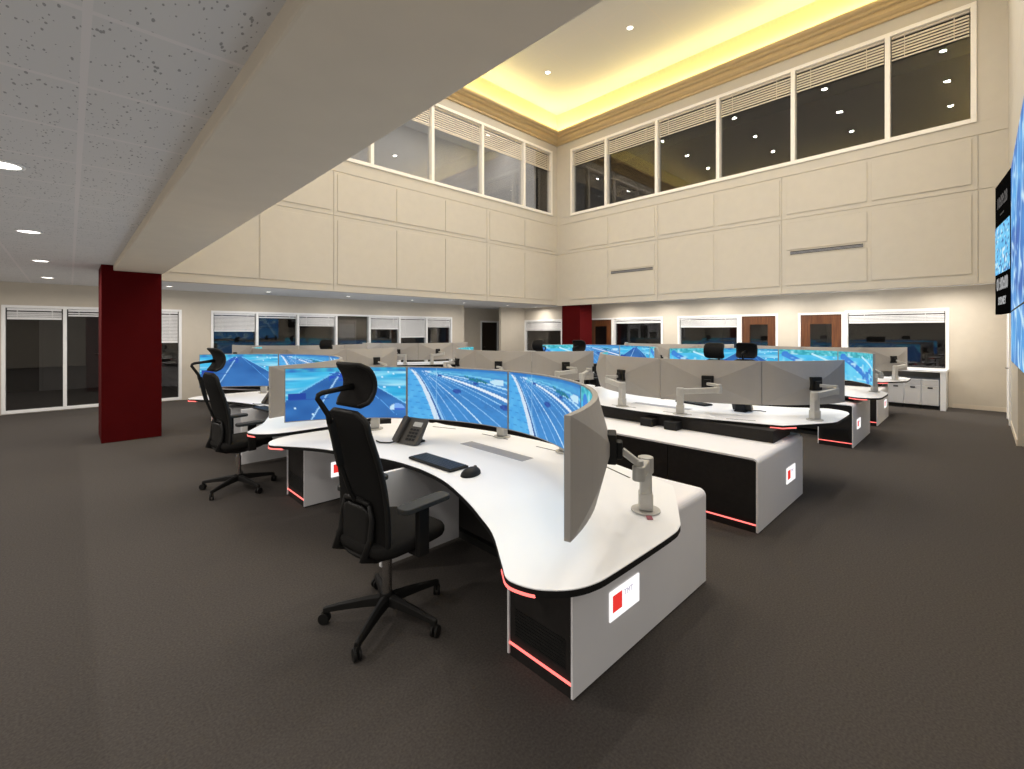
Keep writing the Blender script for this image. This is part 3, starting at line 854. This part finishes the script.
def ml(c):
    # labels counted in the photo from left to right
    return ['%s curved monitor from the left on the %s' % (ORD[k], c) for k in range(4)]+[c]
def mlr(c):
    return ['%s curved monitor from the left on the %s' % (ORD[3-k], c) for k in range(4)]+[c]

BX = (-1.423, -1.0)           # end pedestal
C1 = 2.69; C2 = 6.08
FX1 = 1.606; FX2 = 5.34; FX3 = 7.93; FX4 = 11.43
mid = (.14, .40)
console('nearest white curved console with the keyboard, phone and large lit sign on its end', (FX1, C1), 0, -1.423, 1.70, 0, .71,
        [BX], [(-1.423, -1, .285, .555)], ml('nearest console'), arms=(1, 1, 1, 0))
console('front row white curved console on the left with a black chair at its bay', (FX1-.03, C2+.03), 0, -1.69, 1.42, 0, .735,
        [(-1.69, -1.22), (1.0, 1.42)], [(-1.69, -1, .255, .525)], ml('front row left console'))
console('second row console on the right, its dark rear doors and monitor backs facing the viewer', (FX2, C1), PI, -1.70, 1.423, -.58, .76,
        [(1.0, 1.423)], [(1.423, 1, .285, .555)], mlr('second row right console'), depth=1.323)
console('second row console behind the front screens, only its grey monitor backs showing', (FX2, C2), PI, -1.42, 1.69, -.58, .76,
        [(-1.42, -1.0)], [], mlr('second row middle console'), depth=1.323)
console('third row console on the right with blue screens facing the viewer', (FX3, C1), 0, -1.423, 1.70, .62, .71,
        [BX], [(-1.423, -1, .285, .555)], ml('third row right console'), mons=('city', 'road', 'city', 'city'))
console('third row console near the corner column with blue screens showing over the grey backs', (FX3, C2+.02), 0, -1.69, 1.42, .62, .71,
        [(-1.69, -1.3)], [], ml('third row middle console'), mons=('city', 'free', 'road', 'city'))
console('rear row console beside the white counter, its monitor back and arm showing', (FX4, C1), PI, -1.70, 1.423, -.6, .71,
        [(1.0, 1.423)], [(1.423, 1, .285, .555)], mlr('rear row right console'), depth=1.323)
console('rear row console in front of the corner column', (FX4, C2), PI, -1.42, 1.69, -.6, .71,
        [(-1.42, -1.0)], [], mlr('rear row middle console'), depth=1.323)
console('angled console behind the front left console, grey monitor backs above its blue screens', (3.83, 9.49), PI+math.radians(34), -1.42, 1.42, .3, .71,
        [(1.0, 1.42), (-1.42, -1.0)], [], mlr('angled left console'))
console('angled console below the long left window', (4.3, 12.2), PI+math.radians(66.5), -1.42, 1.42, .3, .71,
        [(1.0, 1.42), (-1.42, -1.0)], [], mlr('console below the left window'))
console('far angled console left of the corridor with its white top and two monitor backs showing', (7.6, 12.08), PI+math.radians(60), -1.1, 1.42, .3, .76,
        [(1.0, 1.42)], [], mlr('far console left of the corridor'))

# ------------------------------------------------------------------ chairs
def surf_panel(fn_front, fn_back, nu, nv):
    """closed thin body between two parametric sheets u,v in [0,1]"""
    bm = bmesh.new(); G = []
    for fn in (fn_front, fn_back):
        G.append([[bm.verts.new(fn(i/nu, j/nv)) for i in range(nu+1)] for j in range(nv+1)])
    for g in G:
        for j in range(nv):
            for i in range(nu): bm.faces.new((g[j][i], g[j][i+1], g[j+1][i+1], g[j+1][i]))
    A, B = G
    for j in range(nv):
        for i in (0, nu): bm.faces.new((A[j][i], A[j+1][i], B[j+1][i], B[j][i]))
    for i in range(nu):
        for j in (0, nv): bm.faces.new((A[j][i], A[j][i+1], B[j][i+1], B[j][i]))
    return bm
def rr_width(v, w, r, h):
    """half width of a rounded rectangle of height h at relative height v"""
    z = v*h; d = min(z, h-z)
    return w-r+math.sqrt(max(0, r*r-(r-d)**2)) if d < r else w

def back_x(z):
    t = (z-.50)/.72
    return -.175-.075*t-.035*math.sin(PI*min(1, max(0, t*1.15)))*-1-.02*t*t
def make_chair():
    root = empty('office_chair', (0, 0, 0))
    tag(root, None, 'chair', 'black high back office chairs')
    # five-star base
    for k in range(5):
        a = 2*PI*k/5-math.radians(8); c, s = math.cos(a), math.sin(a)
        bm = bmesh.new()
        rings = []
        for r, z, w, h in ((.035, .118, .030, .030), (.12, .112, .024, .026), (.24, .098, .020, .020), (.335, .084, .017, .016), (.352, .080, .014, .014)):
            rings.append([bm.verts.new((r*c-s*y, r*s+c*y, z+q)) for y, q in ((-w, -h), (w, -h), (w*.8, h*.6), (0, h), (-w*.8, h*.6))])
        for A, B in zip(rings, rings[1:]):
            for i in range(5): bm.faces.new((A[i], A[(i+1) % 5], B[(i+1) % 5], B[i]))
        bm.faces.new(rings[0][::-1]); bm.faces.new(rings[-1])
        link('leg', bm, M['chair_plastic'], root, bevel=.003)
        bm = bmesh.new(); px, py = .345*c, .345*s; cyl(bm, (px, py, .07), (px, py, .045), .012, n=10)
        b = a+.9+k; tx, ty = -math.sin(b), math.cos(b)
        for o in (-.020, .006): cyl(bm, (px+tx*o, py+ty*o, .031), (px+tx*(o+.014), py+ty*(o+.014), .031), .031, n=20)
        box(bm, px-.012, px+.012, py-.012, py+.012, .03, .066)
        link('caster', bm, M['chair_plastic'], root, bevel=.002)
    bm = bmesh.new(); cyl(bm, (0, 0, .085), (0, 0, .155), .042, .034, n=24); link('hub', bm, M['chair_plastic'], root, bevel=.004)
    bm = bmesh.new(); cyl(bm, (0, 0, .155), (0, 0, .345), .027, n=24); cyl(bm, (0, 0, .345), (0, 0, .42), .017, n=20)
    link('gas_lift', bm, M['chrome'], root, smooth=False)
    # mechanism bowl
    bm = bmesh.new(); rings = []
    for z, sx, sy, ox in ((.385, .07, .06, 0), (.405, .14, .11, 0), (.435, .21, .19, .0), (.465, .24, .225, .01)):
        rings.append([bm.verts.new((ox+sx*math.copysign(abs(math.cos(t))**.7, math.cos(t)), sy*math.copysign(abs(math.sin(t))**.7, math.sin(t)), z)) for t in (2*PI*i/28 for i in range(28))])
    for A, B in zip(rings, rings[1:]):
        for i in range(28): bm.faces.new((A[i], A[(i+1) % 28], B[(i+1) % 28], B[i]))
    bm.faces.new(rings[0][::-1]); bm.faces.new(rings[-1]); link('mechanism', bm, M['chair_plastic'], root, smooth=True)
    # seat cushion
    bm = bmesh.new(); rings = []
    def se(t, p): return math.copysign(abs(t)**p, t)
    for z, k in ((.462, .90), (.470, .97), (.490, 1.0), (.515, 1.0), (.530, .965), (.538, .88), (.540, .6), (.540, .2)):
        ring = []
        for i in range(40):
            t = 2*PI*i/40; x = .26*k*se(math.cos(t), .5)+.03; y = .255*k*se(math.sin(t), .5)
            drop = -.02*max(0, (x-.15)/.14)**2 if x > .15 else 0
            ring.append(bm.verts.new((x, y, z+drop)))
        rings.append(ring)
    for A, B in zip(rings, rings[1:]):
        for i in range(40): bm.faces.new((A[i], A[(i+1) % 40], B[(i+1) % 40], B[i]))
    bm.faces.new(rings[0][::-1]); bm.faces.new(rings[-1]); link('seat', bm, M['seat_fabric'], root, smooth=True)
    # backrest sheet
    z0, z1 = .47, 1.225; h = z1-z0
    def bp(off):
        def fn(u, v):
            z = z0+h*v; w = rr_width(v, .218-.045*v, .07, h)
            y = (u*2-1)*w
            return (back_x(z)+.35*y*y*(1.1-.4*v)+off, y, z)
        return fn
    bm = surf_panel(bp(.016), bp(-.016), 14, 26); link('backrest', bm, M['mesh_fabric'], root, smooth=True)
    # rim frame round the backrest
    bm = bmesh.new(); pts = []
    f0 = bp(0)
    for j in range(27): pts.append(f0(0, j/26))
    pts2 = [f0(1, j/26) for j in range(26, -1, -1)]
    loop = [p for p in pts+pts2]
    tube(bm, loop+[loop[0]], .0165, n=8); link('back_rim', bm, M['chair_plastic'], root, smooth=True)
    # rear spine and lumbar bracket
    bm = bmesh.new()
    for s in (-1, 1):
        pts = [(-.02, s*.12, .435), (-.16, s*.125, .44), (-.245, s*.13, .47), (back_x(.56)-.035, s*.135, .56), (back_x(.66)-.03, s*.135, .66), (back_x(.72)-.028, s*.11, .735)]
        tube(bm, pts, [.022, .022, .022, .018, .015, .012], n=8)
    tube(bm, [(back_x(.72)-.028, -.11, .735), (back_x(.74)-.03, -.05, .745), (back_x(.74)-.03, .05, .745), (back_x(.72)-.028, .11, .735)], .014, n=8)
    link('back_bracket', bm, M['chair_plastic'], root, smooth=True)
    bm = bmesh.new()
    def lp(off):
        def fn(u, v):
            z = .50+.22*v; w = rr_width(v, .115, .05, .22); y = (u*2-1)*w
            return (back_x(z)-.035+.3*y*y+off, y, z)
        return fn
    bm.free(); bm = surf_panel(lp(.006), lp(-.010), 10, 12); link('lumbar_pad', bm, M['chair_plastic'], root, smooth=True)
    bm = bmesh.new()
    tube(bm, [(back_x(.74)-.04, 0, .74), (back_x(.80)-.065, 0, .80), (back_x(.9)-.085, 0, .90), (back_x(.98)-.095, 0, .98)], [.013, .013, .013, .013], n=8)
    oriented_box(bm, (back_x(.95)-.092, 0, .95), (back_x(1.2)-.085, 0, 1.20), .036, .026, up=Vector((0, 1, 0)))
    link('spine', bm, M['chair_plastic'], root, bevel=.006)
    # headrest bracket and pad
    xs = back_x(1.22)-.085
    bm = bmesh.new(); tube(bm, [(xs, 0, 1.18), (xs-.01, 0, 1.225), (xs-.055, 0, 1.295), (xs-.068, 0, 1.313), (xs-.064, 0, 1.331), (xs-.045, 0, 1.340), (xs+.05, 0, 1.350), (xs+.13, 0, 1.358)], [.016, .014, .013, .013, .013, .013, .014, .018], n=10)
    link('headrest_bracket', bm, M['chair_plastic'], root, smooth=True)
    def hp(off):
        def fn(u, v):
            hh = .215; w = rr_width(v, .139, .035, hh); y = (u*2-1)*w; z = 1.262+hh*v
            return (xs+.095+1.3*y*y+off+.055*(1-(2*v-1)**2), y, z)
        return fn
    bm = surf_panel(hp(.013), hp(-.013), 14, 12); link('headrest', bm, M['seat_fabric'], root, smooth=True)
    bm = bmesh.new(); f0 = hp(0)
    loop = [f0(0, j/12) for j in range(13)]+[f0(1, j/12) for j in range(12, -1, -1)]
    tube(bm, loop+[loop[0]], .0125, n=8); link('headrest_rim', bm, M['chair_plastic'], root, smooth=True)
    # armrests
    for s in (-1, 1):
        ar = bmesh.new()
        oriented_box(ar, (.02, s*.20, .452), (.02, s*.280, .452), .07, .028)
        box(ar, -.018, .058, s*.280-.018, s*.280+.018, .44, .705)
        ao = link('armrest_post', ar, M['chair_plastic'], root, bevel=.008)
        bm = bmesh.new(); R = .04; pts = []
        for (cx_, cy_, t0) in ((.165, .012, 0), (-.095, .012, PI/2), (-.095, -.012, PI), (.165, -.012, 3*PI/2)):
            for k in range(6):
                t = t0+PI/2*k/5; pts.append((cx_+R*math.cos(t)*.9, s*.280+cy_+R*math.sin(t)*.9))
        prism(bm, pts, .705, .733); link('armrest_pad', bm, M['pad'], root, bevel=.006, seg=3)
    bm = bmesh.new(); cyl(bm, (back_x(.5)-.05, .138, .505), (back_x(.5)-.058, .138, .505), .006, n=10)
    lo = link('tension_button', bm, mat('pale red button', (.5, .12, .10), .5, noise=(40, .05)), root)
    return root

def copy_tree(o, parent=None):
    c = o.copy(); COL.objects.link(c); c.parent = parent
    for ch in list(o.children): copy_tree(ch, c)
    return c
chair0 = make_chair()
spots = [((1.315, 2.39), 8, 'large black high back office chair with headrest at the nearest console'),
         ((1.28, 5.47), 8, 'black high back office chair at the front row left console'),
         ((6.72, 2.80), 178, 'black chair headrest showing between the blue screens, the left of the two'),
         ((7.62, 2.52), 4, 'black chair with headrest bracket showing before the wooden door, right of the other'),
         ((6.70, 6.36), 176, 'black chair top just left of the red corner column'),
         ((7.60, 5.70), 5, 'black chair top at the foot of the red corner column on its right'),
         ((3.83, 9.8), 214, 'black chair top below the long left window')]
for i, (p, a, lab) in enumerate(spots):
    o = chair0 if i == 0 else copy_tree(chair0)
    o.location = (p[0], p[1], 0); o.rotation_euler = (0, 0, math.radians(a)); o['label'] = lab

# ------------------------------------------------------------------ desk items
def phone(loc, rz, label, handset=True):
    root = empty('desk_phone', loc, rz, label, 'phone', None)
    # tilted body facing local -x
    bm = bmesh.new()
    prof = [(-.02, .004), (.105, .155), (.125, .155), (.03, .004)]
    A = [bm.verts.new((x, -.10, z)) for x, z in prof]; B = [bm.verts.new((x, .10, z)) for x, z in prof]
    bm.faces.new(A); bm.faces.new(B[::-1])
    for i in range(4): bm.faces.new((A[i], B[i], B[(i+1) % 4], A[(i+1) % 4]))
    link('phone_body', bm, M['phone'], root, bevel=.005)
    def onface(x): return Matrix.Translation((-.02, 0, .004)) @ Matrix.Rotation(-math.atan2(.151, .125), 4, 'Y') @ Matrix.Translation((x, 0, 0))
    bm = bmesh.new(); box(bm, .0, .190, .052, .098, .002, .032, mtx=onface(.002)); link('handset', bm, M['phone'], root, bevel=.010, seg=3)
    bm = bmesh.new(); box(bm, .135, .168, -.075, .0, .0, .003, mtx=onface(.0)); link('display', bm, M['phone_screen'], root)
    bm = bmesh.new()
    for i in range(4):
        for j in range(3): box(bm, .03+i*.024, .045+i*.024, -.07+j*.028, -.05+j*.028, 0, .003, mtx=onface(0))
    link('keypad', bm, M['black'], root)
    bm = bmesh.new(); box(bm, .03, .12, -.06, .06, .0, .012); oriented_box(bm, (.10, 0, .01), (.095, 0, .12), .10, .012, up=Vector((1, 0, 0)))
    link('stand', bm, M['black'], root)
    bm = bmesh.new(); tube(bm, [(-.01, .085, .01), (-.05, .10, .006), (-.08, .16, .006), (-.06, .22, .006)], .005, n=8); link('cord', bm, M['black'], root)
    return root
def keyboard(loc, rz, label):
    root = empty('keyboard', loc, rz, label, 'keyboard')
    bm = bmesh.new(); box(bm, -.075, .075, -.22, .22, 0, .016); link('keyboard_case', bm, M['black'], root, bevel=.006)
    bm = bmesh.new()
    for r in range(6):
        for k in range(20): box(bm, -.066+r*.022, -.048+r*.022, -.21+k*.021, -.193+k*.021, .0155, .021)
    link('keys', bm, mat('black key caps', (.014, .016, .02), .35, noise=(50, .1)), root)
    return root
def mouse(loc, rz, label):
    root = empty('computer_mouse', loc, rz, label, 'mouse')
    bm = bmesh.new(); rings = []
    for j in range(7):
        t = j/6*PI/2; k = math.cos(t); z = .034*math.sin(t)
        rings.append([bm.verts.new((.058*k*math.cos(a)+.004*z/.034, .034*k*math.sin(a)*(1.08-.12*math.cos(a)), z)) for a in (2*PI*i/24 for i in range(24))] if k > .02 else None)
    top = bm.verts.new((.004, 0, .034)); R = [r for r in rings if r]
    for A, B in zip(R, R[1:]):
        for i in range(24): bm.faces.new((A[i], A[(i+1) % 24], B[(i+1) % 24], B[i]))
    for i in range(24): bm.faces.new((R[-1][i], R[-1][(i+1) % 24], top))
    bm.faces.new(R[0][::-1]); link('mouse_body', bm, M['black'], root, smooth=True)
    bm = bmesh.new(); cyl(bm, (.03, -.004, .026), (.03, .004, .026), .009, n=14); link('scroll_wheel', bm, M['pad'], root)
    return root

def unp(px, py, H):
    th = math.atan2(470, 456); c, s = math.cos(th), math.sin(th); l = (px-512)/456; z = (1.65-H)*456/(py-332)
    return ((c+s*l)*z, (s-c*l)*z, H)
def rot_between(p, q): return math.atan2(q[1]-p[1], q[0]-p[0])
# keyboard on nearest console
KZ = .7118
k0 = unp(437.5, 463, KZ)
ka = rot_between(unp(452, 474, KZ), unp(408, 459, KZ))
keyboard((k0[0], k0[1], KZ), ka-PI/2, 'slim black keyboard on the nearest white worktop').scale = (1.1, 1.12, 1)
m0 = unp(471, 474.5, KZ); mouse((m0[0], m0[1], KZ), .2, 'black computer mouse right of the keyboard on the nearest worktop').scale = (1.45, 1.45, 1.45)
p0 = unp(406, 444, KZ); phone((p0[0], p0[1], KZ), math.radians(14), 'dark grey desk phone with handset on the nearest worktop').scale = (1.25, 1.25, 1.25)
p1 = unp(268, 410, .735); phone((1.80, 6.25, .7368), math.radians(20), 'grey desk phone half hidden by a monitor edge on the left worktop')
k1 = unp(264, 405, .735); keyboard((1.66, 5.86, .7368), .1, 'black keyboard at the left console beside the grey monitor edge')
p2 = unp(739, 412, .76); phone((p2[0]+.12, p2[1], .7618), PI+.05, 'black desk phone seen from behind on the second row worktop')
k2 = unp(688, 405, .76); keyboard((k2[0]+.15, k2[1], .7618), PI-.25, 'black keyboard under the monitors on the second row worktop')
m2 = unp(660, 399.5, .76); mouse((m2[0]+.1, m2[1], .7618), PI, 'black mouse beyond the monitor seam on the second row worktop')
# pink tag by the nearest arm base
a0 = unp(649, 517, KZ)
bm = bmesh.new(); box(bm, -.035, .035, -.014, .014, 0, .003)
o = link('cable_tag', bm, mat('dusty pink tag', (.33, .10, .13), .6, noise=(40, .08)), None)
o.location = (a0[0], a0[1], KZ+.0005); o.rotation_euler = (0, 0, math.radians(40)); tag(o, 'small pink tag lying before the nearest monitor arm base', 'tag')

# ------------------------------------------------------------------ counter with cabinets by the back wall
t = empty('white_counter', (13.45, 1.75, 0), 0, 'white counter under the wide back window', 'counter')
bm = bmesh.new(); box(bm, -.40, .395, -1.24, 1.3, .80, .84); link('countertop', bm, M['white_top'], t, bevel=.004)
bm = bmesh.new(); box(bm, -.37, .38, -1.23, -1.14, 0, .80); link('end_panel', bm, M['white_top'], t, bevel=.003)
bm = bmesh.new(); box(bm, -.37, .38, 1.21, 1.28, 0, .80); link('end_panel', bm, M['white_top'], t, bevel=.003)
for k, (ya, nm) in enumerate(((.635, 'right hand'), (.917, 'middle'), (1.20, 'left hand'))):
    c = empty('storage_cabinet', (13.47, ya+.135, 0), 0, '%s white low cabinet of the three under the counter' % nm, 'cabinet', 'cabinets under the counter')
    bm = bmesh.new(); box(bm, -.28, .28, -.139, .139, .08, .635); link('cabinet_body', bm, M['white_top'], c, bevel=.003)
    bm = bmesh.new(); box(bm, -.25, .28, -.13, .13, 0, .08); link('plinth', bm, M['plinth'], c)
    d_ = bmesh.new(); box(d_, -.298, -.281, -.126, .126, .09, .49); do = link('door', d_, M['cab'], c, bevel=.003)
    bm = bmesh.new(); cyl(bm, (-.300, -.04, .455), (-.300, .04, .455), .015, n=10); link('handle', bm, M['black'], do)
    d_ = bmesh.new(); box(d_, -.298, -.281, -.126, .126, .50, .615); link('drawer', d_, M['cab'], c, bevel=.003)

# ------------------------------------------------------------------ video wall and clock display
def pic_ice(u, v):
    a = vnoise(u*5+3*vnoise(u*7, v*7), v*9); b = vnoise(u*16, v*26-u*10)
    c = mixc((38, 92, 180), (90, 175, 235), a)
    if b > .62: c = mixc(c, (200, 232, 250), (b-.62)*3.5)
    d_ = abs((u*1.8+v*.9+.25*vnoise(u*4, v*4)) % .45-.2)
    if d_ < .03: c = mixc(c, (180, 220, 248), .8)
    return c
def pic_water(u, v):
    c = mixc((88, 185, 238), (130, 215, 250), vnoise(u*9, v*9))
    if vnoise(u*24, v*24) > .72: c = (40, 90, 170)
    if vnoise(u*13+9, v*13) > .78: c = (215, 240, 252)
    return c
def flat_screen(name, fn, w, h, nu, nv, parent, loc):
    bm = bmesh.new()
    g = [[bm.verts.new((-w/2+w*i/nu, 0, -h/2+h*j/nv)) for i in range(nu+1)] for j in range(nv+1)]
    for j in range(nv):
        for i in range(nu): bm.faces.new((g[j][i], g[j][i+1], g[j+1][i+1], g[j+1][i])[::-1])
    me = bpy.data.meshes.new(name); bm.to_mesh(me); bm.free()
    at = me.color_attributes.new('picture', 'FLOAT_COLOR', 'POINT'); k = 0
    for j in range(nv+1):
        for i in range(nu+1): at.data[k].color = (*lin(fn(i/nu, j/nv)), 1); k += 1
    me.materials.append(M['pic'])
    o = bpy.data.objects.new(name, me); COL.objects.link(o); o.parent = parent; o.location = loc; return o
# big wall: local x runs along the wall, +y into the room
VX0, VX1, VY = 4.6, 8.39, -.25
vw = empty('video_wall', ((VX0+VX1)/2, VY-.1, 1.29), 0, 'huge blue video wall at the right edge', 'video wall')
W = VX1-VX0
for (z0, z1, k) in ((0, .611, 0), (.617, 2.40, 1)):
    nseg = 3
    for j in range(nseg):
        bm = bmesh.new(); xa = -W/2+W*j/nseg; box(bm, xa+.002, xa+W/nseg-.002, 0, .097, z0, z1); p = link('display_panel', bm, M['black'], vw)
        flat_screen('screen', (lambda u, v, j=j, k=k: pic_ice(u/3+j/3, v*.75*k+.25*v*(1-k)+.25*k)), W/nseg-.012, z1-z0-.012, 70, 60, p, (xa+W/nseg/2, .099, (z0+z1)/2))
bm = bmesh.new(); box(bm, -W/2+.1, W/2-.1, -.225, 0, .15, 2.25); link('support_frame', bm, M['phone'], vw)
# clock panel, turned slightly off the wall
cx0, cy0, cx1, cy1 = 10.0, -.14, 8.9, -.26
ca_ = math.atan2(cy0-cy1, cx0-cx1); cw = math.hypot(cx0-cx1, cy0-cy1)
ck = empty('clock_display', ((cx0+cx1)/2, (cy0+cy1)/2, 1.91), ca_, 'tall black display with clock digits left of the video wall', 'display')
bm = bmesh.new(); box(bm, -cw/2, cw/2, -.06, 0, 0, 1.90); link('display_panel', bm, M['clock_black'], ck, bevel=.003)
bm = bmesh.new(); box(bm, -.3, .3, -.20, -.06, .4, 1.5); link('wall_bracket', bm, M['black'], ck)
flat_screen('screen', pic_water, cw-.02, .70, 40, 30, ck, (0, .003, .93))
def text(body, size, loc, m, parent, name):
    cu = bpy.data.curves.new(name, 'FONT'); cu.body = body; cu.size = size; cu.align_x = 'CENTER'; cu.align_y = 'CENTER'; cu.extrude = .001
    cu.offset = .004
    o = bpy.data.objects.new(name, cu); COL.objects.link(o); cu.materials.append(m); o = meshed(o); o.parent = parent; o.location = loc
    o.rotation_euler = (PI/2, 0, PI); return o
text('10:09:28', .22, (0, .004, 1.60), M['clock_dim'], ck, 'clock_digits')
text('. . . .', .16, (0, .004, 1.46), M['clock_dim'], ck, 'date_line')
text('01:00:00', .24, (0, .004, .42), M['clock_txt'], ck, 'clock_digits')
text('SYDNEY', .15, (0, .004, .18), M['clock_txt'], ck, 'city_name')

# ------------------------------------------------------------------ world, camera, colour
w = bpy.data.worlds.new('World'); S.world = w; w.use_nodes = True
w.node_tree.nodes['Background'].inputs['Color'].default_value = (1, .95, .88, 1)
w.node_tree.nodes['Background'].inputs['Strength'].default_value = .5
cd = bpy.data.cameras.new('Camera'); cam = bpy.data.objects.new('Camera', cd); COL.objects.link(cam)
cd.sensor_width = 36; cd.lens = 456/1024*36; cd.shift_y = -52.5/1024; cd.clip_start = .05; cd.clip_end = 200
cam.location = (0, 0, 1.65); cam.rotation_euler = (PI/2, 0, math.atan2(470, 456)-PI/2)
S.camera = cam
S.view_settings.view_transform = 'Standard'; S.view_settings.look = 'None'
S.view_settings.gamma = 1; S.view_settings.exposure = 0.0; S.view_settings.use_curve_mapping = False
S.cycles.use_denoising = True
S.cycles.max_bounces = 10; S.cycles.diffuse_bounces = 5; S.cycles.glossy_bounces = 4; S.cycles.transparent_max_bounces = 12
S.cycles.sample_clamp_indirect = 6
S.cycles.use_fast_gi = True; S.cycles.fast_gi_method = 'ADD'
w.light_settings.ao_factor = .30; w.light_settings.distance = 3.0
S.cycles.caustics_reflective = False; S.cycles.caustics_refractive = False
